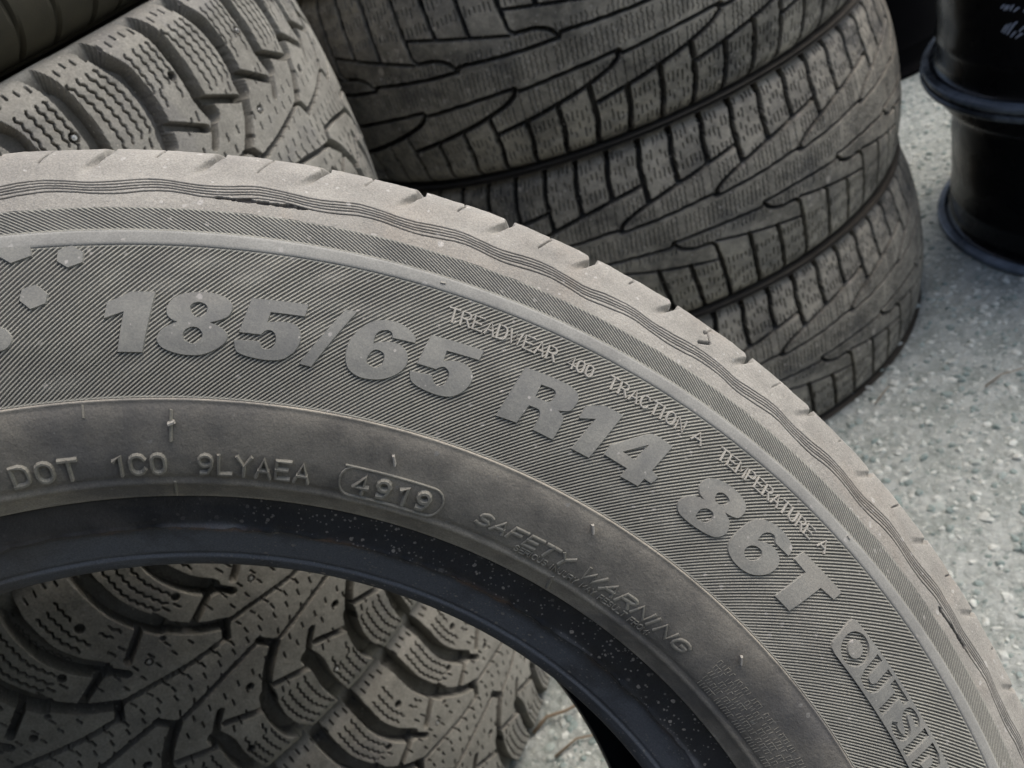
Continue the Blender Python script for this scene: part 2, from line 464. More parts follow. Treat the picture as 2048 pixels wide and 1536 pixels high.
def stud_tyre():
    t = empty('studded_tyre')
    link('tread', stud_tread, M['stud'], t)
    carcass(t, rS / 1000, zS / 1000, WU / 1000)
    return t
STG = 'studded winter tyres stacked behind the leaning tyre'
first = stud_tyre()
def put(t, x, y, z, shift_mm, R, flip=False, w=0):
    t.location = (x, y, z + (w if flip else 0))
    a = shift_mm / R
    t.rotation_euler = (0, math.pi if flip else 0, a) if not flip else (math.pi, 0, math.pi + a)
w = WU / 1000
specs = [(-.3294, .6468, 0, 245 % PU, False, 'lowest studded winter tyre, light brown, standing on the ground, seen low through the hole'),
         (-.3287, .6454, w, 145 % PU, False, 'shaded studded winter tyre in the middle of its stack, filling the hole'),
         (-.3207, .6580, 2 * w, 307 % PU, True, 'pale dusty studded winter tyre right under the black tyre')]
pins = [[(2, 24, 26.5), (3, 31, -64), (2, 31, -64), (4, -10, 47)], [(2, 24, 26.5), (2, 31, -64), (1, 24, 26.5), (3, 11, 64)],
        [(-4, -11, -27), (-3, 31, -64), (-5, 31, -64), (-4, 24, 26.5)]]
ST = [first, copy_tree(first), copy_tree(first)]
for t, (x, y, z, sh_, fl, lab), pn in zip(ST, specs, pins):
    put(t, x, y, z, sh_, RU, fl, w); tag(t, lab, 'tyre', STG)
    for k, u, v in pn: stud_pin(t, u + k * PU, v)

# ------------------------------------------------------------------ worn friction winter tyre
RW, WW = 277.3, 169.5
PW = 2 * math.pi * RW / 22
def worn_parts():
    g = []
    L = [(0, 17), (1.5, 21.5), (29, 33), (57, 39.5), (81, 44), (106, 48)]
    g.append((L, 1.8, 7, .08))
    q = PW / 3
    for k, vb in ((1, 33.0), (2, 39.0), (3, 44.0)):
        g.append(([(k * q + 1, vb), (k * q + 2.5, 60), (k * q + 7, 78), (k * q + 9, 104)], 2.2, 7.5, .06))
    # mid lines with their little steps
    g.append(([(0, 17), (20, 17.5), (45, 18.5), (PW - 3, 20), (PW, 17)], 1.4, 7, .08))
    o = 36
    g.append(([(o, -6), (o + 25, -6.5), (o + 55, -8), (o + PW - 2, -9.5), (o + PW, -6)], 1.4, 7, .08))
    g.append(([(o, -6), (o + 3, -12), (o + 9, -16), (o + 18, -18.5), (o + 28, -19), (o + 32, -23), (o + 33, -33)], 1.5, 7, .08))
    g.append(([(o + 33, -33), (o + 35, -60), (o + 37, -104)], 1.9, 7.5, .06))
    g.append(([(o - 46, -19), (o - 20, -25.5), (o + 7, -31.5), (o + 33, -37)], 1.2, 5, .08))
    g.append(([(o - 18, -26), (o - 16, -60), (o - 13, -104)], 1.9, 7.5, .06))
    g.append(([(o + 8, -32), (o + 10, -60), (o + 13, -104)], 1.9, 7.5, .06))
    r = random.Random(5); sp = []
    n = 21
    for i in range(n):
        x = i * PW / n
        for v0, v1, sl in ((-4, 15, .12), (20, 42, .10), (-17, -8, .12)):
            if r.random() < .8:
                sp.append((wavy([(x + sl * v0, v0 + r.uniform(0, 3)), (x + sl * (v0 + v1) / 2, (v0 + v1) / 2), (x + sl * v1, v1 - r.uniform(0, 3))], .5, 5, i), .26, 1.2, .38))
        y = 47 + r.uniform(0, 3)
        while y < 78:
            l = r.uniform(3, 8)
            sp.append(([(x + .12 * (y - 45), y), (x + .12 * (y + l - 45), y + l)], .32, 1.5, .18)); y += l + r.uniform(3, 12)
        y = 38 + r.uniform(0, 3)
        while y < 74:
            l = r.uniform(3, 8)
            sp.append(([(x - .05 * (y - 38), -y), (x - .05 * (y + l - 38), -y - l)], .32, 1.5, .18)); y += l + r.uniform(3, 12)
    return g, sp, []
g2, s2, h2 = worn_parts()
worn_tread, (rW, zW) = tread_mesh('worn_tread', RW, WW, 64.5, 20, 22, .8, .75, g2, s2, h2, (-440, 440), 95.5, crn=8.0, seed=31)
def worn_tyre():
    t = empty('winter_tyre')
    link('tread', worn_tread, M['worn'], t)
    carcass(t, rW / 1000, zW / 1000, WW / 1000)
    return t
WTG = 'worn winter tyres in the stack beside the wheels'
wt = worn_tyre(); WT = [wt, copy_tree(wt), copy_tree(wt)]
w2 = WW / 1000
for t, (i, sh_, fl, lab) in zip(WT, [
        (0, 17, False, 'worn winter tyre lying on the ground, lowest of the right-hand stack'),
        (1, -2, False, 'worn winter tyre in the middle of the right-hand stack'),
        (2, -121, True, 'darkest worn winter tyre, topmost of the right-hand stack')]):
    put(t, .20894, .91449, i * w2, sh_, RW, fl, w2); tag(t, lab, 'tyre', WTG)

# black tyre lying on the studded stack
def dark_parts():
    g = [([(0, -30), (2, -60), (4, -104)], 1.3, 2.0, .5), ([(22, -30), (23, -60), (25, -104)], 1.3, 1.6, .5),
         ([(0, 30), (2, 60), (4, 104)], 1.3, 5, .4), ([(22, 30), (23, 60), (25, 104)], 1.3, 5, .4)]
    for v in (-30, 0, 30): g.append(([(-5, v), (50, v)], 3.2, 6, .3))
    return g
dk_tread, (rD, zD) = tread_mesh('black_tread', 299, 190, 66, 26, 42, 1.4, 1.2, dark_parts(), [], [], (-200, 480), 106, seed=51)
dk = empty('black_tyre'); link('tread', dk_tread, M['dark'], dk)
carcass(dk, rD / 1000, zD / 1000, .190, mat=M['dark'])
dk.location = (-.3250, .6560, 3 * w); dk.rotation_euler = (0, 0, .3)
tag(dk, 'black tyre with a smooth dark side, lying on top of the pale studded tyre', 'tyre')

# added tyre piles out of view, left and behind, put there to block light
ol = empty('shade_tyre'); link('tread', dk_tread, M['dark'], ol); carcass(ol, rD / 1000, zD / 1000, .190, mat=M['dark'])
OG = 'added unseen black tyres that shade the scene'
for k, t in enumerate([ol] + [copy_tree(ol) for _ in range(3)]):
    t.location = (-.975 + .008 * (k % 2), .50 - .006 * k, .190 * k); t.rotation_euler = (0, 0, .9 * k)
    tag(t, 'added unseen black tyre blocking light, in the pile left of the studded tyres, ' + ('lowest', 'second from the ground', 'second from the top', 'topmost')[k], 'tyre', OG)
for k in range(5):
    t = copy_tree(ol)
    t.location = (-.80 - .006 * (k % 2), -.16 + .005 * k, .190 * k); t.rotation_euler = (0, 0, .7 * k)
    tag(t, 'added unseen black tyre blocking light, in the tall pile left of the leaning tyre, ' + ('lowest', 'second from the ground', 'third from the ground', 'second from the top', 'topmost')[k], 'tyre', OG)

for k in range(6):
    t = copy_tree(ol)
    t.location = (.17 - .006 * (k % 2), -.76 + .004 * k, .190 * k); t.rotation_euler = (0, 0, .5 * k)
    tag(t, 'added unseen black tyre blocking light, in the pile straight behind, ' + ('lowest', 'second from the ground', 'third from the ground', 'third from the top', 'second from the top', 'topmost')[k], 'tyre', OG)
for k in range(6):
    t = copy_tree(ol)
    t.location = (-.50 - .006 * (k % 2), -.66 + .005 * k, .190 * k); t.rotation_euler = (0, 0, .8 * k)
    tag(t, 'added unseen black tyre blocking light, in the pile behind the viewer on the left, ' + ('lowest', 'second from the ground', 'third from the ground', 'third from the top', 'second from the top', 'topmost')[k], 'tyre', OG)

# ================================================================== STEEL WHEELS
def wheel(P_=None):
    P_ = P_ or M['paint']
    t = empty('steel_wheel')
    W_ = .1765
    half = [(.1905, .0000), (.1932, .0012), (.1938, .0040), (.1925, .0066), (.1885, .0080), (.1830, .0095), (.1795, .0125),
            (.1778, .0170), (.1765, .0330), (.1772, .0370), (.1755, .0430), (.1735, .0560), (.1725, .0700)]
    up = [(r, W_ - .0003 - z) for r, z in [(.1905, .0000), (.1932, .0012), (.1938, .0040), (.1925, .0066), (.1885, .0080),
          (.1830, .0095), (.1795, .0125), (.1778, .0170), (.1765, .0290), (.1740, .0330), (.1680, .0360)]]
    prof = half + [(.1710, .0850), (.1695, .1050), (.1675, .1230), (.1665, .1330)] + up[::-1]
    s, r, z, _, _ = arc_curve(prof, .0015)
    dust = 1.0 * (r > .186)  # mask of the painted sky highlight on the flange lips
    outer = revolve('rim', np.stack([r, z], 1), 220, P_, t, flip=True, dust=dust)
    s, r, z, _, _ = arc_curve([(a - .0035, b) for a, b in prof], .003)
    revolve('rim_inner_wall', np.stack([r, z], 1), 160, P_, t, dust=np.zeros(len(r)))
    disc = [(.0300, .118), (.0330, .124), (.0600, .126), (.0780, .118), (.0950, .108), (.1200, .110), (.1420, .118), (.1550, .112), (.1555, .090)]
    _, r, z, _, _ = arc_curve(disc, .002)
    revolve('disc', np.stack([r, z], 1), 120, P_, t, dust=.3 * np.ones(len(r)))
    for k in range(4):
        bm = bmesh.new()
        bmesh.ops.create_cone(bm, cap_ends=False, segments=20, radius1=.0085, radius2=.0075, depth=.006)
        me = bpy.data.meshes.new('bolt_hole'); bm.to_mesh(me); bm.free()
        o = link('bolt_hole', me, P_, t); a = k * math.pi / 2
        o.location = (.05 * math.cos(a), .05 * math.sin(a), .128)
    return t
WG = 'black steel wheels stacked on the ground'
wh = wheel(); wf = wheel(M['far_shade'])
WH = [wh, copy_tree(wh), wf] + [copy_tree(wf) for _ in range(3)]
wz = .1768
for t, (x, y, z, rz, lab) in zip(WH, [
        (.6969, .7820, 0, .2, 'glossy black steel wheel flat on the ground, lower of the near pair'),
        (.6985, .7810, wz, 1.0, 'glossy black steel wheel stacked on another, upper of the near pair'),
        (.745, 1.452, 0, 2.0, 'black steel wheel in shadow behind the right-hand tyre stack, lowest of the far pile'),
        (.741, 1.455, wz, .7, 'black steel wheel in the far shadowed pile, second from the ground'),
        (.746, 1.449, 2 * wz, .7, 'black steel wheel in the far shadowed pile, above the second one'),
        (.747, 1.449, 3 * wz, .7, 'black steel wheel at the top of the far shadowed pile')]):
    t.location = (x, y, z); t.rotation_euler = (0, 0, rz); tag(t, lab, 'wheel', WG)

# pale pen strokes on the barrel of the upper wheel
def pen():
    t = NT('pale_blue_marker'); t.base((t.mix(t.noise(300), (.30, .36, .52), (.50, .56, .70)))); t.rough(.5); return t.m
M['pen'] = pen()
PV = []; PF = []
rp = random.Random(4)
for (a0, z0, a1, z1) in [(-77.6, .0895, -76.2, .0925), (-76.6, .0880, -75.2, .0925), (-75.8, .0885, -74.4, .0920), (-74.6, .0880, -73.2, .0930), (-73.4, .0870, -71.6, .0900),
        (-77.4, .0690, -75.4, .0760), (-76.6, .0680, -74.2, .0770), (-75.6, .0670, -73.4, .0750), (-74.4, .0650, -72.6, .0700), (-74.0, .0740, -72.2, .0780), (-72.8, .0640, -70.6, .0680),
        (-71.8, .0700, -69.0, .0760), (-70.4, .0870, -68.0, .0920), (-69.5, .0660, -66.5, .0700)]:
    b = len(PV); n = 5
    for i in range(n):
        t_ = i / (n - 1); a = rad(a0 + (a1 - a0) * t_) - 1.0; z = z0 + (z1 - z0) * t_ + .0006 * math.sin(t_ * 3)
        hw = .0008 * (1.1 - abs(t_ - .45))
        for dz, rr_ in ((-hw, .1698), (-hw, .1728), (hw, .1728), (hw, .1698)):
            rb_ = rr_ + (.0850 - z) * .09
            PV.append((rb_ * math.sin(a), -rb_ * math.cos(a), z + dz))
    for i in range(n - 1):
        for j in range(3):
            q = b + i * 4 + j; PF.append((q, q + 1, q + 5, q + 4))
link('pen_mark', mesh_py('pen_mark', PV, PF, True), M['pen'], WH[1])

# ================================================================== THE LEANING TYRE
n_ = Vector((0.21672875, -0.84471234, 0.48937686)); e1_ = Vector((0.96862638, 0.24852151, 0.0)); e2_ = Vector((-0.12162068, 0.47402334, 0.87207241))
cen = Vector((-0.19629309, 0.17263597, 0.28924019))
BASE = .3005
front = empty('leaning_tyre')
mw = Matrix.Identity(4)
for i in range(3):
    mw[i][0] = e1_[i]; mw[i][1] = -n_[i]; mw[i][2] = e2_[i]
base = cen - e2_ * BASE
for i in range(3): mw[i][3] = base[i]
front.matrix_world = mw
tag(front, 'dusty summer tyre leaning in front with raised size lettering 185/65 R14 86T', 'tyre')

PRr = [.1700, .1789, .1875, .1996, .2045, .2130, .2253, .2400, .2550, .2701, .2800, .2880, .2930, .2965]
PRd = [.0450, .0548, .0665, .0732, .0800, .0865, .0914, .0918, .0895, .0855, .0815, .0768, .0738, .0704]
def dof_(r): return hermite(PRr, PRd, r)
def nrm_(r):
    e = .0006; dd = (dof_(r + e) - dof_(r - e)) / (2 * e); L = np.sqrt(1 + dd * dd)
    return -dd / L, 1 / L            # (nr, nd)
def surf(th, r, h=0.0):
    """th in degrees, r in m -> local xyz (x right, y away from viewer, z up), h along the normal"""
    th = np.radians(th); r = np.asarray(r, float); nr, nd = nrm_(r); d = dof_(r) + h * nd; R_ = r + h * nr
    return np.stack([R_ * np.sin(th), -d + 0 * th, R_ * np.cos(th) + BASE], -1)

# hatched sidewall ring: every groove is real relief; grid columns run along the grooves
def hatch_ring(name, r0, r1, N, slope, depth, nrow, parent, ph=0.0, duty=(0, 0, 1, 1)):
    rows = np.concatenate([[r0, r0 + .0003], np.linspace(r0 + .0006, r1 - .0006, nrow), [r1 - .0003, r1]])
    k = len(duty); th0 = np.arange(N * k) / (N * k) * 2 * np.pi
    fr = np.concatenate([[0, .35], np.ones(nrow), [.35, 0]])
    low = np.tile(np.array(duty, float), N)
    TH = th0[:, None] + slope * np.log(rows / r0)[None] + ph
    amp = (depth * (.85 + .3 * vnoise(th0 * 40, 3)))[:, None]
    worn_ = 1 - .30 * sstep(vnoise(TH * 9 + rows[None] * 260, 17) * .6 + vnoise(TH * 31 - rows[None] * 700, 18) * .4, .58, .78)
    H = -(low[:, None] * amp) * fr[None] * worn_
    P = surf(np.degrees(TH), np.broadcast_to(rows[None], TH.shape), H)
    du = 1 - low[:, None] * fr[None] * .84 * (.35 + .65 * worn_)
    return link(name, grid_mesh(name, P, True, {'dust': du}, False), M['hatch'], parent)
hatch_ring('hatched_sidewall', .2262, .2663, 1107, 1.15, .00042, 12, front)
hatch_ring('hatched_border', .2706, .2774, 1180, -1.62, .00026, 4, front)

def ring(name, rows, hts, dust, mat, n=900):
    rows = np.array(rows); th = np.linspace(0, 360, n, endpoint=False)[:, None]
    P = surf(th + 0 * rows[None], rows[None] + 0 * th, np.array(hts)[None] + 0 * th)
    D = np.broadcast_to(np.array(dust)[None], (n, len(rows)))
    return link(name, grid_mesh(name, P, True, {'dust': np.array(D)}, True), mat, front)
ring('sidewall_rib', [.2662, .2664, .2666, .2672, .2684, .2696, .2703, .27055, .2707], [-.0004, 0, .0003, .0004, .0004, .0004, .0003, 0, -.0003],
     [.5, .8, 1.2, 1, 1, 1, 1.15, .8, .4], M['rib'])
rw = np.concatenate([[.1995, .1998, .2001, .2004], np.arange(.2009, .2250, .0006), [.2253, .2256, .2259, .2261, .2263]])
hh_ = np.where(rw < .2000, -.0010, 0.0) + .00045 * np.exp(-((rw - .2041) / .0005) ** 2) - .0004 * np.exp(-((rw - .2052) / .0006) ** 2)
hh_ = hh_ + .0004 * np.exp(-((rw - .2256) / .0004) ** 2) - .0004 * (rw > .2260)
du_ = 1 + .7 * np.exp(-((rw - .2257) / .0004) ** 2) + .5 * np.exp(-((rw - .2041) / .0004) ** 2) + .45 * (rw < .2005) - .0 * rw
du_ = du_ + .25 * (rw < .2035)
ring('bead_side', rw, hh_, du_, M['band'], 1440)

# bead: where the wheel sat, glossy and scuffed
bp = [(.2008, .0730), (.1996, .0724), (.1975, .0712), (.1945, .0698), (.1918, .0684), (.1908, .0672), (.1895, .0655), (.1868, .0625), (.1838, .0592),
      (.1818, .0572), (.1806, .0560), (.1797, .0545), (.1790, .0525), (.1788, .0500), (.1795, .0480)]
s_, r_, d_, tr, td = arc_curve(bp, .0005)
rel = .0007 * np.exp(-((s_ - .0108) / .0006) ** 2) + .00045 * np.exp(-((s_ - .0250) / .0004) ** 2) - .0004 * np.exp(-((s_ - .0238) / .0006) ** 2)
th = np.linspace(0, 2 * np.pi, 1400, endpoint=False)[:, None]
wob = (vnoise(th * 60, 8) - .5) * .0012 * np.exp(-((s_ - .0108) / .0014) ** 2)[None] + (vnoise(th * 200, 9) - .5) * .0003 * np.exp(-((s_ - .0108) / .001) ** 2)[None]
hgt = rel[None] + wob
RR = r_[None] + hgt * (td[None] * 1.0); DD = d_[None] + hgt * (-tr[None])
Pb = np.stack([RR * np.sin(th), -DD + 0 * th, RR * np.cos(th) + BASE], -1)
top_ = sstep(s_, .010, .0135)[None]
rust_ = np.exp(-((s_ - .0118) / .0011) ** 2)[None] * (.15 + .85 * (sstep(np.degrees(th), 24, 30) * (1 - sstep(np.degrees(th), 46, 50)) + .8 * sstep(np.degrees(th), 55, 58) * (1 - sstep(np.degrees(th), 63, 66))))
scuff_glint = (.22 + 1.25 * top_ + 1.6 * sstep(vnoise(th * 14, 12), .55, .85) * np.exp(-((s_ - .0112) / .0016) ** 2)[None] + 3.2 * np.exp(-((s_ - .0250) / .0005) ** 2)[None] + .9 * sstep(s_, .012, .016)[None] * (s_ < .0235)[None])  # scuffs, paler lower face, and a painted highlight line along the hole edge
link('bead', grid_mesh('bead', Pb, True, {'dust': scuff_glint, 'rust': rust_ * .7, 'specks': (.10 + .9 * sstep(np.degrees(th), 30, 46) * (1 - sstep(np.degrees(th), 100, 110))) + 0 * scuff_glint}, True, True), M['bead'], front)

# inner liner and the far side of the tyre
def lathe_front(name, pts, step, mat, n=360, flip=False, dust=1.0):
    _, r, d, _, _ = arc_curve(pts, step); th = np.linspace(0, 2 * np.pi, n, endpoint=False)[:, None]
    P = np.stack([r[None] * np.sin(th), -d[None] + 0 * th, r[None] * np.cos(th) + BASE], -1)
    return link(name, grid_mesh(name, P, True, {'dust': np.full((n, len(r)), dust)}, True, flip), mat, front)
inner = [(.1795, .0480), (.186, .0500), (.196, .0560), (.208, .0670), (.225, .0780), (.245, .0800), (.268, .0720), (.282, .0560), (.287, .0300), (.288, .0)]
lathe_front('inner_liner', inner + [(a, -b) for a, b in inner[-2::-1]], .003, M['liner'])
far = [(-.0480, .1795), (-.0500, .1788), (-.0548, .1797), (-.0620, .1860), (-.0700, .1945), (-.0722, .1996), (-.0800, .2045), (-.0865, .2130), (-.0914, .2253),
       (-.0918, .2400), (-.0855, .2701), (-.0768, .2880), (-.0704, .2965)]
lathe_front('far_sidewall', [(b, a) for a, b in far], .002, M['band'], flip=False)

# shoulder and tread, fine relief: wavy grooves, notches, sipes, a tear
NOTCH = [29.03, 34.72, 40.45, 45.95, 51.34, 56.84, 62.55, 68.35, 73.6, 79.2, 84.9, 90.6, 96.2, 101.8, 107.5]
NOTCH = [29.03 - 5.65 * k for k in range(5, 0, -1)] + NOTCH
tail = NOTCH[-1]; stepn = (NOTCH[0] + 360 - tail) / 45
NOTCH = np.array(NOTCH + [tail + stepn * k for k in range(1, 46)])
IDX = np.arange(len(NOTCH), dtype=float)
SP = [(.2773, .0827), (.2800, .0815), (.2845, .0792), (.2880, .0768), (.2930, .0738), (.2958, .0712), (.2976, .0676), (.2986, .0630), (.2992, .0560), (.3000, .0400), (.3004, .0)]
SP = SP + [(a, -b) for a, b in SP[-2:3:-1]] + [(.2965, -.0704)]
sA = np.concatenate([np.arange(0, .0035, .0004), np.arange(.0035, .0112, .00013), np.arange(.0112, .0330, .00042), np.arange(.0330, .060, .0012), np.arange(.060, .1580, .0020)])
tot = float(np.sum(np.hypot(*np.diff(np.array(SP), axis=0).T)))
sA = sA[sA < tot]; sA = np.append(sA, tot)
ss2, rS2, dS2, trS, tdS = arc_curve(SP, sA)
thd = np.concatenate([np.arange(14, 112, .052), np.arange(112, 374, .35)])
TH = thd[:, None]; phi = np.interp((TH - NOTCH[0]) % 360 + NOTCH[0], NOTCH, IDX)
rgrid = rS2[None] + 0 * TH; front_side = (ss2 < .045)[None]
hmap = np.zeros_like(rgrid); dustm = np.ones_like(rgrid)
# wavy grooves
for k, (off, dep, lag) in enumerate([(0, .75, 0), (-.00092, .5, .02), (-.00180, .5, .04), (-.00262, .5, .05), (-.0037, .55, .09)]):
    rc_ = .28565 + off + .00062 * np.cos(2 * np.pi * (phi - .42 - lag)) + .00012 * (vnoise(TH * 1.3, 40 + k) - .5)
    w_ = 1 - sstep(np.abs(rgrid - rc_), .00006, .00028)
    w_ = w_ * front_side
    hmap = np.minimum(hmap, -w_ * dep * .001); dustm = np.minimum(dustm, 1 - .93 * w_ * (.75 + .25 * vnoise(TH * 2, 60 + k)))
# torn strip under the waves
for a, b, sd_ in ((34.6, 40.0, 71), (87.5, 91.5, 75), (20.0, 23.2, 79)):
    inside = sstep(TH, a, a + .25) * (1 - sstep(TH, b - .5, b))
    rc_ = .2814 + .0003 * (vnoise(TH * 1.7, sd_) - .5)
    half = (.8 if a > 80 else 1.0) * (.00012 + .00075 * vnoise(TH * 3.1, sd_ + 1) ** 1.6 + .0003 * vnoise(TH * 11, sd_ + 2)) * inside
    w_ = (1 - sstep(np.abs(rgrid - rc_) - half, -.0001, .00018)) * (inside > .02) * front_side
    hmap = np.minimum(hmap, -w_ * .0011); dustm = np.minimum(dustm, 1 - .93 * w_)
    lip = np.exp(-((rgrid - rc_ - half - .0004) / .00035) ** 2) * inside
    hmap = hmap + lip * .0003 * front_side
# notches running from the tread edge down-left onto the shoulder
sv = ss2[None]; sE = .0213
for na in NOTCH:
    dth = ((TH - na + 180) % 360 - 180)
    if np.abs(dth).min() > 3: continue
    sel = np.where(np.abs(dth[:, 0]) < 9)[0]
    d_ = dth[sel]
    back = np.clip(sE - sv, 0, .02)
    amp_n = 1.0 - .6 * sstep(na, 62, 76)
    lat = (d_ * math.pi / 180 * .297 + back * .78 - np.clip(sv - sE - .004, 0, .2) * .3) * 1000      # mm along the circumference
    fall = np.where(sv < sE, 1 - np.clip(back / .0085, 0, 1), 1.0)
    dep = np.where(sv < sE, .0042 * fall ** 1.6, .0042 + .003 * sstep(sv, sE, sE + .008)) * amp_n
    wl = 1 - sstep(-lat, .2, 2.4); wr = 1 - sstep(lat, .6, 1.15)
    w_ = np.where(lat < 0, wl, wr)
    far_f = np.where(sv > .065, 0.0, 1.0)
    hmap[sel] = np.minimum(hmap[sel], -w_ * dep * far_f)
    core = 1 - sstep(np.abs(lat), .4, 1.2)
    dustm[sel] = np.minimum(dustm[sel], 1 - .25 * core * fall)
    # rounded lip on the block before the notch, small dished spot below it
    lip = np.exp(-((lat + 3.2) / 1.6) ** 2) * np.exp(-((sv - sE + .001) / .003) ** 2)
    hmap[sel] += .0005 * lip
    dish = np.exp(-((lat - .4) / 1.7) ** 2) * np.exp(-((sv - sE + .0062) / .0022) ** 2)
    hmap[sel] -= .00045 * dish
mid = (NOTCH[:-1] + NOTCH[1:]) / 2 - .15
for i, na in enumerate(mid):
    dth = ((TH - na + 180) % 360 - 180); sel = np.where(np.abs(dth[:, 0]) < 4)[0]
    if not len(sel): continue
    back = np.clip(sE + .001 - sv, 0, .02)
    lat = (dth[sel] * math.pi / 180 * .297 + back * .55) * 1000
    ln = .0052 + .002 * math.sin(i * 2.3)
    fall = 1 - sstep(back, ln - .001, ln)
    w_ = (1 - sstep(np.abs(lat), .08, .36)) * fall * (sv < .04)
    k_ = .5 + .5 * (math.sin(i * 5.1) > -.3)
    hmap[sel] = np.minimum(hmap[sel], -w_ * .0011 * k_); dustm[sel] = np.minimum(dustm[sel], 1 - .8 * w_ * k_)
# small wear arrow
def seg(t0, r0, t1, r1, hw, dep):
    global hmap, dustm
    sel = np.where(np.abs(thd - 65) < 2)[0]; X = (TH[sel] - 65) * math.pi / 180 * .291 * 1000; Y = (rgrid[sel] - .291) * 1000
    a = ((t0 - 65) * math.pi / 180 * .291 * 1000, (r0 - .291) * 1000); b = ((t1 - 65) * math.pi / 180 * .291 * 1000, (r1 - .291) * 1000)
    w_ = (1 - sstep(polyd(X, Y, [a, b]), hw * .5, hw)) * (ss2 < .03)[None]
    hmap[sel] = np.minimum(hmap[sel], -w_ * dep); dustm[sel] = np.minimum(dustm[sel], 1 - .95 * w_)
seg(64.59, .2886, 65.30, .2905, .55, .0011); seg(65.30, .2905, 64.99, .2936, .32, .0006); seg(64.99, .2936, 64.73, .2932, .45, .0009)
# tread grooves round the circumference
for sc in (.050, .078, .108):
    hmap = hmap - .006 * (1 - sstep(np.abs(sv - sc), .0025, .0040))
hmap = hmap + (vnoise(TH * .9, 91) - .5) * .0003 * (sv < .04) + (vnoise(TH * 5, 92) - .5) * .00008
RRs = rS2[None] + hmap * (-tdS[None]); DDs = dS2[None] + hmap * trS[None]
thr = np.radians(TH)
Ps = np.stack([RRs * np.sin(thr), -DDs, RRs * np.cos(thr) + BASE], -1)
link('tread_shoulder', grid_mesh('tread_shoulder', Ps, True, {'dust': dustm}, True), M['shoulder'], front)

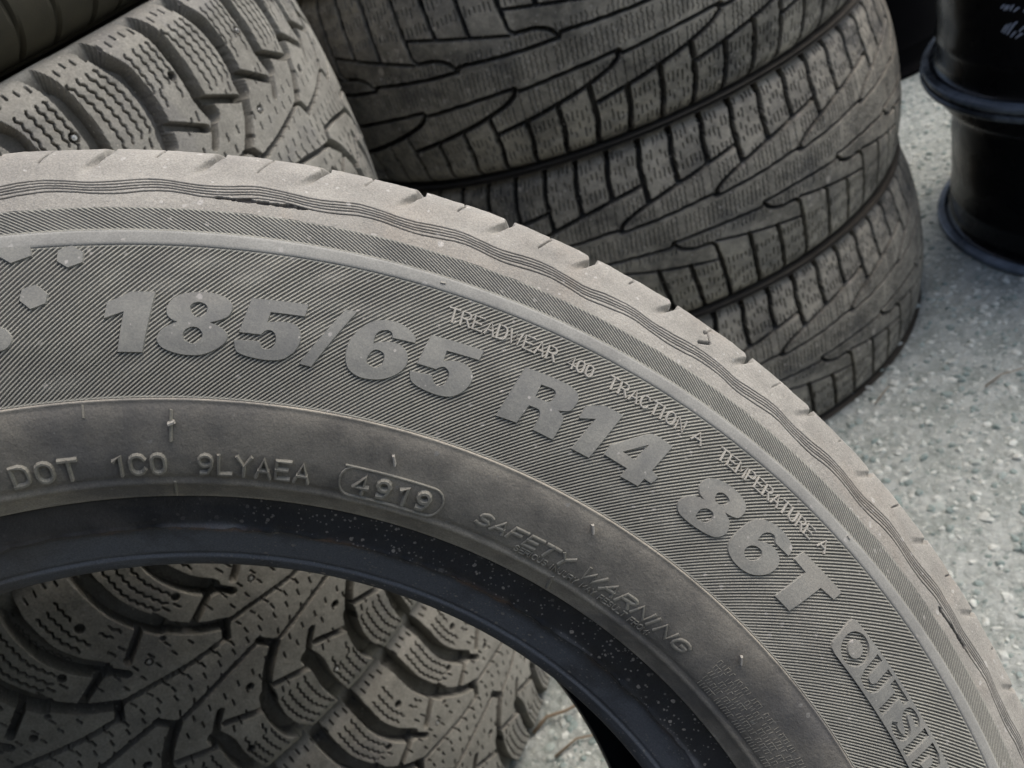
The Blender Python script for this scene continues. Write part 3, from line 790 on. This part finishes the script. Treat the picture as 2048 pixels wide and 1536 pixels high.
# ------------------------------------------------------------------ raised characters traced in sidewall coordinates (degrees, mm)
GLYPHS = [
 ('one', [[(29.12,246.49,1),(29.29,250.68,1),(29.93,251.85),(30.56,253.34,1),(31.90,253.38,1),(31.24,237.64,1),(29.84,237.86,1),(30.20,248.15,1)]]),
 ('eight', [[(33.23,245.51,1),(32.89,246.16),(32.63,247.42),(32.61,249.49),(32.84,251.34),(33.32,252.86),(34.18,253.66),(35.06,253.70),(35.80,252.78),(36.25,250.97),(36.24,248.85),(35.91,247.15),(35.08,245.70,1),(35.67,244.71),(36.11,243.03),(36.09,241.20),(35.66,239.27),(34.87,237.54),(34.18,237.10),(33.31,237.40),(32.45,238.71),(32.11,240.45),(32.15,242.24),(32.53,244.06)],[(33.88,249.44),(34.06,250.66),(34.44,251.02),(34.81,250.33),(34.88,249.17),(34.77,247.83),(34.44,247.02),(34.10,247.41)],[(33.58,242.65),(33.76,243.84),(34.14,244.43),(34.49,243.99),(34.71,242.62),(34.62,241.17),(34.21,239.98),(33.81,240.37),(33.59,241.36)]]),
 ('five', [[(37.36,253.20,1),(40.65,253.51,1),(40.54,250.16,1),(38.52,250.03,1),(38.40,247.09,1),(38.94,247.66),(39.69,247.86),(40.10,247.46),(40.39,245.88),(40.50,243.55),(40.32,241.04),(40.01,239.42),(39.65,238.17),(39.07,237.47),(38.29,237.34),(37.39,237.84),(36.77,238.87),(36.57,241.64,1),(38.05,241.89,1),(38.21,240.52),(38.46,239.99),(38.81,240.30),(39.03,241.74),(39.03,243.59),(38.85,244.81),(38.60,245.21),(38.32,244.79),(38.12,243.76,1),(36.84,243.83,1)]]),
 ('slash', [[(42.87,253.94,1),(43.57,254.24,1),(41.40,237.17,1),(40.66,237.46,1)]]),
 ('six', [[(47.41,249.51,1),(47.35,251.00),(46.88,252.68),(46.15,253.76),(45.24,253.49),(44.46,251.87),(43.87,249.05),(43.47,245.66),(43.40,241.79),(43.66,238.80),(44.25,237.19),(45.09,236.90),(46.00,237.80),(46.77,239.98),(47.20,242.68),(47.18,245.16),(46.96,246.85),(46.45,247.94),(45.77,247.86),(45.14,246.89),(44.91,246.43,1),(44.92,248.74),(45.15,250.24),(45.55,250.96),(45.88,250.63),(46.01,249.24,1)],[(44.77,243.07),(45.00,244.68),(45.35,245.05),(45.71,244.32),(45.80,242.50),(45.64,240.81),(45.29,240.18),(44.89,240.60),(44.71,241.65)]]),
 ('five', [[(48.31,252.97,1),(51.73,253.45,1),(51.58,250.43,1),(49.45,249.98,1),(49.43,246.88,1),(50.11,247.90),(50.83,247.96),(51.36,246.60),(51.53,244.26),(51.30,241.35),(50.86,239.16),(50.28,237.94),(49.50,237.61),(48.53,238.06),(47.80,239.23),(47.54,241.70,1),(48.98,242.23,1),(49.13,240.88),(49.46,239.92),(49.77,240.19),(50.00,241.77),(50.03,243.79),(49.85,244.96),(49.56,245.41),(49.32,244.95),(49.11,244.18,1),(47.88,244.20,1)]]),
 ('letter_r', [[(54.58,253.39,1),(55.62,253.71),(56.85,253.91),(57.71,253.86),(58.29,252.95),(58.52,251.28),(58.46,248.98),(58.21,247.07),(57.53,245.83,1),(57.98,244.93),(58.10,243.35),(57.97,237.84,1),(56.48,238.00,1),(56.56,241.55),(56.43,243.38),(56.20,243.85),(55.61,243.78,1),(55.25,238.01,1),(53.83,237.65,1)],[(55.89,250.60,1),(56.71,250.86),(56.98,250.19),(56.98,248.67),(56.78,246.92),(55.78,246.64,1)]]),
 ('one', [[(59.16,250.67,1),(59.87,252.37),(60.43,253.41),(61.67,253.57,1),(60.76,237.98,1),(59.43,237.91,1),(60.10,248.72,1),(59.06,246.58,1)]]),
 ('four', [[(63.60,252.04,1),(64.20,253.61),(65.59,253.50,1),(65.05,244.14,1),(65.66,243.50,1),(65.43,240.88,1),(64.85,240.91,1),(64.72,238.15,1),(63.38,237.88,1),(63.46,240.78,1),(61.64,240.87,1),(61.75,243.94,1)],[(62.66,244.20,1),(64.08,250.03,1),(63.71,243.93,1)]]),
 ('eight', [[(69.24,246.06,1),(68.75,246.78),(68.52,248.44),(68.60,250.56),(68.88,252.17),(69.58,253.80),(70.51,254.42),(71.44,254.02),(72.00,252.71),(72.14,250.70),(71.97,248.36),(71.50,247.35),(70.95,246.93,1),(71.45,245.96),(71.70,244.68),(71.81,242.61),(71.60,240.56),(71.14,239.09),(70.21,238.28),(69.10,238.03),(68.22,238.54),(67.84,240.11),(67.84,242.12),(68.17,244.04),(68.66,245.33)],[(69.81,248.67),(69.83,250.28),(70.20,251.29),(70.67,251.07),(70.84,250.23),(70.68,248.67),(70.38,247.73),(69.98,247.82)],[(69.30,241.01),(69.35,243.00),(69.74,244.50),(70.25,244.56),(70.44,243.08),(70.25,241.15),(69.77,240.22),(69.44,240.40)]]),
 ('six', [[(76.42,250.19,1),(76.37,252.61),(75.94,253.94),(75.15,254.65),(74.28,254.32),(73.44,252.73),(72.88,250.03),(72.53,246.01),(72.37,241.99),(72.59,239.19),(73.24,237.80),(74.08,237.41),(74.90,238.09),(75.52,239.76),(76.02,242.28),(76.19,245.62),(75.95,247.69),(75.43,248.70),(74.79,248.55),(74.16,247.34),(73.95,246.91,1),(74.00,249.33),(74.33,251.24),(74.81,251.72),(75.16,250.25,1)],[(73.60,241.86),(73.64,243.78),(74.04,245.31),(74.56,245.55),(74.84,244.54),(74.78,242.72),(74.46,241.27),(73.99,240.71)]]),
 ('letter_t', [[(77.16,254.63,1),(81.05,254.96,1),(80.89,251.44,1),(79.62,250.72,1),(78.86,238.67,1),(77.38,238.61,1),(78.13,250.53,1),(76.93,250.86,1)]]),
 ('hexagon', [[(26.71,265.13,1),(27.41,266.27,1),(27.99,264.39,1),(27.97,261.58,1),(27.20,260.31,1),(26.65,262.21,1)]]),
 ('hexagon', [[(24.79,255.47,1),(25.51,256.31,1),(26.10,253.62,1),(25.97,251.25,1),(25.18,250.07,1),(24.62,252.62,1)]]),
 ('hexagon', [[(23.77,267.08,1),(25.28,266.86,1),(25.33,264.17,1),(24.30,262.67,1),(23.63,265.03,1)]]),
 ('letter_s', [[(22.70,247.32),(23.21,246.99),(23.46,246.38),(23.75,245.65),(23.99,244.14),(24.02,242.50),(23.77,241.02),(23.33,240.42),(22.70,240.58),(22.30,241.11)]]),
]


def dense(loop, n=5):
    """Catmull-Rom through the smooth points, corners kept sharp"""
    P = [np.array(p[:2], float) for p in loop]; K = [len(p) > 2 for p in loop]; N = len(P); out = []
    for i in range(N):
        p0, p1, p2, p3 = P[i - 1], P[i], P[(i + 1) % N], P[(i + 2) % N]
        out.append(p1)
        if K[i] and K[(i + 1) % N]: continue
        if K[i]: p0 = 2 * p1 - p2 if True else p0
        if K[(i + 1) % N]: p3 = 2 * p2 - p1
        for j in range(1, n):
            t = j / n
            out.append(.5 * ((2 * p1) + (-p0 + p2) * t + (2 * p0 - 5 * p1 + 4 * p2 - p3) * t * t + (-p0 + 3 * p1 - 3 * p2 + p3) * t ** 3))
    return out

def raised(name, loops, height, mat, parent, sink=.0005):
    """loops in (deg, mm): a plate standing proud of the sidewall, following its curve"""
    K = math.pi / 180 * 245
    L2 = [[Vector((p[0] * K, p[1], 0)) for p in lp] for lp in loops]
    tris = tessellate_polygon(L2); flat = [v for l in L2 for v in l]
    bm = bmesh.new(); vs = [bm.verts.new(v) for v in flat]
    for t in tris:
        try: bm.faces.new([vs[i] for i in t])
        except ValueError: pass
    xs = [v.x for v in flat]; ys = [v.y for v in flat]
    for lo, hi, no in ((min(xs), max(xs), (1, 0, 0)), (min(ys), max(ys), (0, 1, 0))):
        q = lo + 1.8
        while q < hi:
            co = (q, 0, 0) if no[0] else (0, q, 0)
            bmesh.ops.bisect_plane(bm, geom=bm.verts[:] + bm.edges[:] + bm.faces[:], plane_co=co, plane_no=no)
            q += 1.8
    bmesh.ops.remove_doubles(bm, verts=bm.verts, dist=1e-5)
    bmesh.ops.recalc_face_normals(bm, faces=bm.faces)
    if bm.faces and sum(f.normal.z * f.calc_area() for f in bm.faces) < 0: bmesh.ops.reverse_faces(bm, faces=bm.faces)
    be = [e for e in bm.edges if e.is_boundary]
    outw = {}
    for e in be:
        f = e.link_faces[0]; d = (e.verts[1].co - e.verts[0].co); nn = Vector((d.y, -d.x, 0)).normalized()
        if nn.dot((e.verts[0].co + e.verts[1].co) / 2 - f.calc_center_median()) < 0: nn = -nn
        for v in e.verts: outw[v.co.to_tuple(4)] = outw.get(v.co.to_tuple(4), Vector()) + nn
    ret = bmesh.ops.extrude_edge_only(bm, edges=be)
    low1 = [v for v in ret['geom'] if isinstance(v, bmesh.types.BMVert)]
    for v in low1:
        o_ = outw.get(v.co.to_tuple(4))
        if o_ is not None and o_.length > 0: v.co += o_.normalized() * .32
        v.co.z = -.9
    for v in bm.verts:
        x, y, z = v.co
        h = height if z > -.5 else -sink
        p = surf(x / K, y / 1000, h); v.co = Vector(tuple(float(c) for c in p))
    bm.normal_update()
    me = bpy.data.meshes.new(name); bm.to_mesh(me); bm.free()
    return link(name, me, mat, parent)

for nm, loops in GLYPHS:
    kind = {'hexagon': 'raised_hexagon', 'slash': 'raised_slash'}.get(nm, 'raised_' + ('digit_' + nm if nm in ('one', 'eight', 'five', 'six', 'four') else nm))
    raised(kind, [dense(l) for l in loops], .00048, M['letter'], front)

# the OUTSIDE frame: letters are windows in a raised plate
def thick(pl, w):
    p = np.array(pl, float); t = np.gradient(p, axis=0); t /= np.linalg.norm(t, axis=1)[:, None] + 1e-9
    n = np.stack([-t[:, 1], t[:, 0]], 1) * w / 2
    return [tuple(x) for x in (p + n)] + [tuple(x) for x in (p - n)[::-1]]
def circ(cx, cy, rx, ry, n=28): return [(cx + rx * math.cos(a), cy + ry * math.sin(a)) for a in np.linspace(0, 2 * math.pi, n, endpoint=False)]
def box_(x0, y0, x1, y1): return [(x0, y0), (x1, y0), (x1, y1), (x0, y1)]
mmd = 1 / (math.pi / 180 * 246.6)           # degrees per mm at the frame's radius
def fr(pts, x0): return [(82.75 + (x0 + a) * mmd, 246.7 + b) for a, b in pts]
L_end = 68.0
SC = 1.22
outer_f = [(1.6, 6.15)] + [(x, 6.15) for x in np.linspace(4, L_end, 30)] + [(x, -6.05) for x in np.linspace(L_end, 3.2, 30)] + [(1.0, -5.6), (.1, -4.2), (0, -2.5), (0.0, 3.8), (.5, 5.4)]
U = [(-3.4, 4.1), (-1.25, 4.1), (-1.25, -.8), (-.8, -1.7), (0, -2.0), (.8, -1.7), (1.25, -.8), (1.25, 4.1), (3.4, 4.1), (3.4, -1.4), (2.5, -3.4), (0, -4.2), (-2.5, -3.4), (-3.4, -1.4)]
T_ = [(-3.5, 4.1), (3.5, 4.1), (3.5, 2.2), (1.15, 2.2), (1.15, -4.1), (-1.15, -4.1), (-1.15, 2.2), (-3.5, 2.2)]
Sp = [(2.6, 2.3), (1.6, 3.15), (0, 3.3), (-1.7, 3.0), (-2.4, 1.9), (-1.7, .7), (0, .1), (1.7, -.5), (2.4, -1.7), (1.7, -2.9), (0, -3.3), (-1.8, -3.1), (-2.8, -2.2)]
S_ = thick(smoothpl(Sp, 3), 1.75)
I_ = box_(-1.15, -4.1, 1.15, 4.1)
Dp = [(-3.2, -4.1), (-3.2, 4.1), (.3, 4.1), (2.4, 3.1), (3.4, 1), (3.4, -1), (2.4, -3.1), (.3, -4.1)]
E_ = [(-2.8, -4.1), (-2.8, 4.1), (2.9, 4.1), (2.9, 2.3), (-.7, 2.3), (-.7, .9), (2.4, .9), (2.4, -.8), (-.7, -.8), (-.7, -2.3), (3.0, -2.3), (3.0, -4.1)]
xo = 6.8
cx_ = [6.9, 17.3, 26.4, 34.8, 41.2, 48.6, 58.6]
sc = lambda pts, kx=1.12: [(a * kx, b * SC) for a, b in pts]
holes_f = [fr(circ(0, 0, 5.1, 5.1), cx_[0]), fr(sc(U, 1.2), cx_[1]), fr(sc(T_), cx_[2]), fr(sc(S_), cx_[3]), fr(sc(I_, 1.25), cx_[4]), fr(sc(Dp, 1.2), cx_[5]), fr(sc(E_), cx_[6])]
raised('raised_word_frame', [fr(outer_f, 0)] + holes_f, .00055, M['letter'], front)
raised('raised_dot', [fr(circ(0, 0, 2.6, 2.6), cx_[0])], .00055, M['letter'], front)
raised('raised_letter_island', [fr([(-1.1, -2.2), (-1.1, 2.2), (.2, 2.2), (1.1, 1.2), (1.3, 0), (1.1, -1.2), (.2, -2.2)], cx_[5] - .2)], .00055, M['letter'], front)

# ------------------------------------------------------------------ line lettering
A_ = lambda cx, cy, rx, ry, a0, a1, n=8: [(cx + rx * math.cos(rad(a)), cy + ry * math.sin(rad(a))) for a in np.linspace(a0, a1, n)]
FONT = {
 'A': [[(0, 0), (2, 6), (4, 0)], [(.7, 2), (3.3, 2)]], 'B': [[(0, 0), (0, 6), (2.6, 6)] + A_(2.6, 4.6, 1.2, 1.4, 90, -90, 5) + [(0, 3.2)], [(2.6, 3.2)] + A_(2.6, 1.6, 1.4, 1.6, 90, -90, 5) + [(0, 0)]],
 'C': [A_(2.1, 4, 2, 2, 20, 180, 6) + A_(2.1, 2, 2, 2, 180, 340, 6)], 'D': [[(0, 0), (0, 6), (2, 6)] + A_(2, 4, 2, 2, 90, 0, 4) + A_(2, 2, 2, 2, 0, -90, 4) + [(0, 0)]],
 'E': [[(4, 6), (0, 6), (0, 0), (4, 0)], [(0, 3.1), (3.2, 3.1)]], 'F': [[(4, 6), (0, 6), (0, 0)], [(0, 3.1), (3.2, 3.1)]],
 'G': [A_(2.1, 4, 2, 2, 25, 180, 6) + A_(2.1, 2, 2, 2, 180, 360, 6) + [(4.1, 2.8), (2.3, 2.8)]], 'I': [[(2, 0), (2, 6)]],
 'J': [[(3.6, 6), (3.6, 1.8)] + A_(1.9, 1.8, 1.7, 1.8, 0, -180, 6)], 'L': [[(0, 6), (0, 0), (3.6, 0)]], 'M': [[(0, 0), (0, 6), (2.2, 2), (4.4, 6), (4.4, 0)]],
 'N': [[(0, 0), (0, 6), (4, 0), (4, 6)]], 'O': [A_(2, 4, 2, 2, 0, 180, 7) + A_(2, 2, 2, 2, 180, 360, 7) + [(4, 4)]], '0': [A_(1.8, 4.2, 1.8, 1.8, 0, 180, 7) + A_(1.8, 1.8, 1.8, 1.8, 180, 360, 7) + [(3.6, 4.2)]],
 'P': [[(0, 0), (0, 6), (2.4, 6)] + A_(2.4, 4.4, 1.6, 1.6, 90, -90, 6) + [(0, 2.8)]], 'R': [[(0, 0), (0, 6), (2.4, 6)] + A_(2.4, 4.5, 1.5, 1.5, 90, -90, 6) + [(0, 3)], [(2.2, 3), (4, 0)]],
 'S': [A_(2, 4.5, 1.8, 1.5, 30, 270, 7) + A_(2, 1.5, 1.9, 1.5, 90, -150, 7)], 'T': [[(0, 6), (4.2, 6)], [(2.1, 6), (2.1, 0)]], 'U': [[(0, 6), (0, 2)] + A_(2, 2, 2, 2, 180, 360, 7) + [(4, 6)]],
 'V': [[(0, 6), (2, 0), (4, 6)]], 'W': [[(0, 6), (1.4, 0), (2.7, 5), (4, 0), (5.4, 6)]], 'Y': [[(0, 6), (2, 3), (4, 6)], [(2, 3), (2, 0)]],
 '1': [[(.6, 4.6), (2.2, 6), (2.2, 0)]], '4': [[(3, 0), (3, 6), (0, 1.7), (4.2, 1.7)]], '9': [A_(2, 4.2, 1.8, 1.8, 0, 360, 12) + [(3.8, 4.2), (3.6, 2.2), (2.6, 0.2), (.8, 0)]],
 ':': [[(1, 4), (1, 4.5)], [(1, 1), (1, 1.5)]],
}
def strokes_mesh(name, lines, w, h, mat, parent, sink=.0003):
    """lines of (deg, m) points become low rounded ridges on the sidewall"""
    V = []; F = []
    for li, pl in enumerate(lines):
        p = np.array(pl, float)
        hh = h * (1 + .03 * (li % 5))
        rm = p[:, 1].mean(); X = np.radians(p[:, 0]) * rm; Y = p[:, 1]
        keep = [0] + [i for i in range(1, len(X)) if math.hypot(X[i] - X[i - 1], Y[i] - Y[i - 1]) > 1e-6]
        X = X[keep]; Y = Y[keep]; n = len(X)
        if n < 2: continue
        tx = np.gradient(X); ty = np.gradient(Y); L = np.hypot(tx, ty) + 1e-12; tx /= L; ty /= L
        X[0] -= tx[0] * w * .4; Y[0] -= ty[0] * w * .4; X[-1] += tx[-1] * w * .4; Y[-1] += ty[-1] * w * .4
        prof = ((-.62, -sink), (-.5, hh * .45), (-.27, hh), (.27, hh), (.5, hh * .45), (.62, -sink))
        b = len(V)
        for i in range(n):
            for o, z in prof:
                x = X[i] - ty[i] * o * w; y = Y[i] + tx[i] * o * w
                V.append(surf(math.degrees(x / rm), y, z))
        k = len(prof)
        for i in range(n - 1):
            for j in range(k - 1):
                a = b + i * k + j; F.append((a, a + 1, a + k + 1, a + k))
        F.append(tuple(b + j for j in range(k))[::-1]); F.append(tuple(b + (n - 1) * k + j for j in range(k)))
    return link(name, mesh_py(name, V, F, False), mat, parent)
def word(name, txt, t0, t1, r, cap, w, h, mat, slant=0.0, gap=1.6, parent=None, r_end=None):
    """text between the angles t0 and t1 with its baseline at radius r"""
    wd = {'I': 1.2, '1': 2.8, 'W': 5.4, 'M': 4.4, ' ': 2.6, ':': 1.6, 'L': 3.6, '0': 3.6, 'T': 4.2}
    tw = sum(wd.get(c, 4.0) + gap for c in txt) - gap
    k = (t1 - t0) / tw; x = 0; L = []
    for c in txt:
        for st in FONT.get(c, []):
            off = -1.4 if c == 'I' else 0
            L.append([(t0 + (x + off * .3 + (a - (1.4 if c == 'I' else 0)) + slant * b) * k, r + b / 6 * cap) for a, b in st])
        x += wd.get(c, 4.0) + gap
    return strokes_mesh(name, L, w, h, mat, parent or front)
SM = M['smalltext']
word('raised_small_word', 'TREADWEAR', 49.0, 56.15, .2584, .0039, .00066, .00038, SM)
word('raised_small_number', '400', 57.0, 58.75, .2588, .0034, .00066, .00038, SM)
word('raised_small_word', 'TRACTION', 59.95, 65.75, .2588, .0037, .00066, .00038, SM)
word('raised_small_letter', 'A', 66.5, 67.25, .2590, .0031, .00066, .00038, SM)
word('raised_small_word', 'TEMPERATURE', 68.65, 77.0, .2590, .0036, .00066, .00038, SM)
word('raised_small_letter', 'A', 77.75, 78.45, .2595, .0032, .00066, .00038, SM)
EM = M['embossed']
word('embossed_code', 'DOT', 22.35, 26.55, .2070, .0047, .0010, .0009, EM, gap=2.2)
word('embossed_code', '1C0', 28.85, 32.35, .2069, .0047, .0010, .0009, EM, gap=2.0)
word('embossed_code', '9LYAEA', 34.65, 42.5, .2069, .0047, .0009, .0009, EM, gap=1.7)
word('embossed_date_code', '4919', 45.9, 51.7, .2072, .0044, .0012, .0011, EM, gap=3.2)
ov = [(45.2 + 1.0 * 0, .2094)]
ovl = [(44.75 + .95 - .95 * math.sin(a), .20935 + .0040 * math.cos(a)) for a in np.linspace(0, math.pi, 10)]
ovr = [(51.75 + 1.0 * math.sin(a), .20935 - .0040 * math.cos(a)) for a in np.linspace(0, math.pi, 10)]
strokes_mesh('embossed_oval', [ovl + [(t, .20535) for t in np.linspace(46.2, 51.3, 12)] + ovr + [(t, .21335) for t in np.linspace(51.3, 45.0, 14)]], .0006, .00045, EM, front)
word('embossed_warning', 'SAFETY', 55.5, 63.6, .2085, .0032, .00095, .00042, EM, slant=.22, gap=1.5)
word('embossed_warning', 'WARNING', 64.9, 75.4, .2086, .0032, .00095, .00038, EM, slant=.22, gap=1.5)
word('embossed_fine_print', 'SERIOUS INJURY MAY RESULT FROM:', 59.4, 72.6, .2060, .0015, .00030, .00035, EM, gap=1.3)
rr3 = random.Random(9); Lf = []
for row in range(5):
    x = 78.0 + row * .15
    while x < 97:
        n = rr3.randint(3, 9)
        for _ in range(n):
            y = .2137 - row * .0019
            Lf.append([(x, y), (x + rr3.uniform(-.05, .05), y + .0012)])
            if rr3.random() < .4: Lf.append([(x, y + .0012), (x + .17, y + .0012)])
            x += .29
        x += .35
strokes_mesh('worn_fine_print', Lf, .00022, .00013, EM, front)
# vent spurs and mould seams
for nm, pts, w_, h_ in [('mould_seam', [(32.97, .2228), (32.93, .2190), (32.88, .2154)], .0008, .0007), ('mould_seam', [(27.60, .2248), (27.57, .2220)], .0006, .0003),
        ('mould_seam', [(32.92, .2042), (32.84, .2010)], .0008, .0006), ('mould_seam', [(63.45, .2043), (63.9, .2012)], .0009, .0005),
        ('vent_spur', [(32.85, .2196), (33.1, .2200)], .0009, .0014), ('vent_spur', [(48.05, .2187), (48.30, .2168)], .0007, .0016),
        ('vent_spur', [(63.35, .2222), (63.65, .2208)], .0008, .0016), ('vent_spur', [(78.70, .2196), (79.05, .2185)], .0007, .0016),
        ('vent_spur', [(48.10, .26850), (48.25, .26860)], .0009, .0008), ('vent_spur', [(79.20, .2694), (79.32, .2693)], .0009, .0008)]:
    strokes_mesh(nm, [pts], w_, h_, M['smalltext'] if nm == 'vent_spur' else EM, front)

# ------------------------------------------------------------------ dry bits on the ground
def stalk(name, pts, r, label):
    V = []; F = []; P = [Vector(p) for p in pts]; k = 6
    for i, p in enumerate(P):
        t = (P[min(i + 1, len(P) - 1)] - P[max(i - 1, 0)]).normalized(); a = t.orthogonal().normalized(); b = t.cross(a)
        rr = r * (1 - .5 * i / (len(P) - 1))
        for j in range(k): V.append(p + (a * math.cos(j * 6.283 / k) + b * math.sin(j * 6.283 / k)) * rr)
    for i in range(len(P) - 1):
        for j in range(k): F.append((i * k + j, i * k + (j + 1) % k, (i + 1) * k + (j + 1) % k, (i + 1) * k + j))
    F.append(tuple(range(k))[::-1]); F.append(tuple(range((len(P) - 1) * k, len(P) * k)))
    tag(link(name, mesh_py(name, V, F, True), M['straw']), label, 'stalk' if name == 'straw' else 'twig')
stalk('twig', [(-.100, .468, .003), (-.086, .474, .006), (-.070, .470, .008), (-.052, .474, .005), (-.040, .482, .003)], .0016, 'thin brown twig on the ground seen through the hole of the leaning tyre')
stalk('twig', [(-.090, .440, .003), (-.070, .446, .004), (-.045, .440, .003)], .0011, 'short grey twig beside the lowest studded tyre')
stalk('straw', [(.385, .600, .003), (.405, .604, .004), (.425, .600, .003)], .0007, 'pale dry straw on the open ground right of the stack')
stalk('straw', [(.300, .640, .003), (.312, .646, .005), (.325, .655, .003)], .0007, 'pale dry straw at the foot of the right-hand stack')
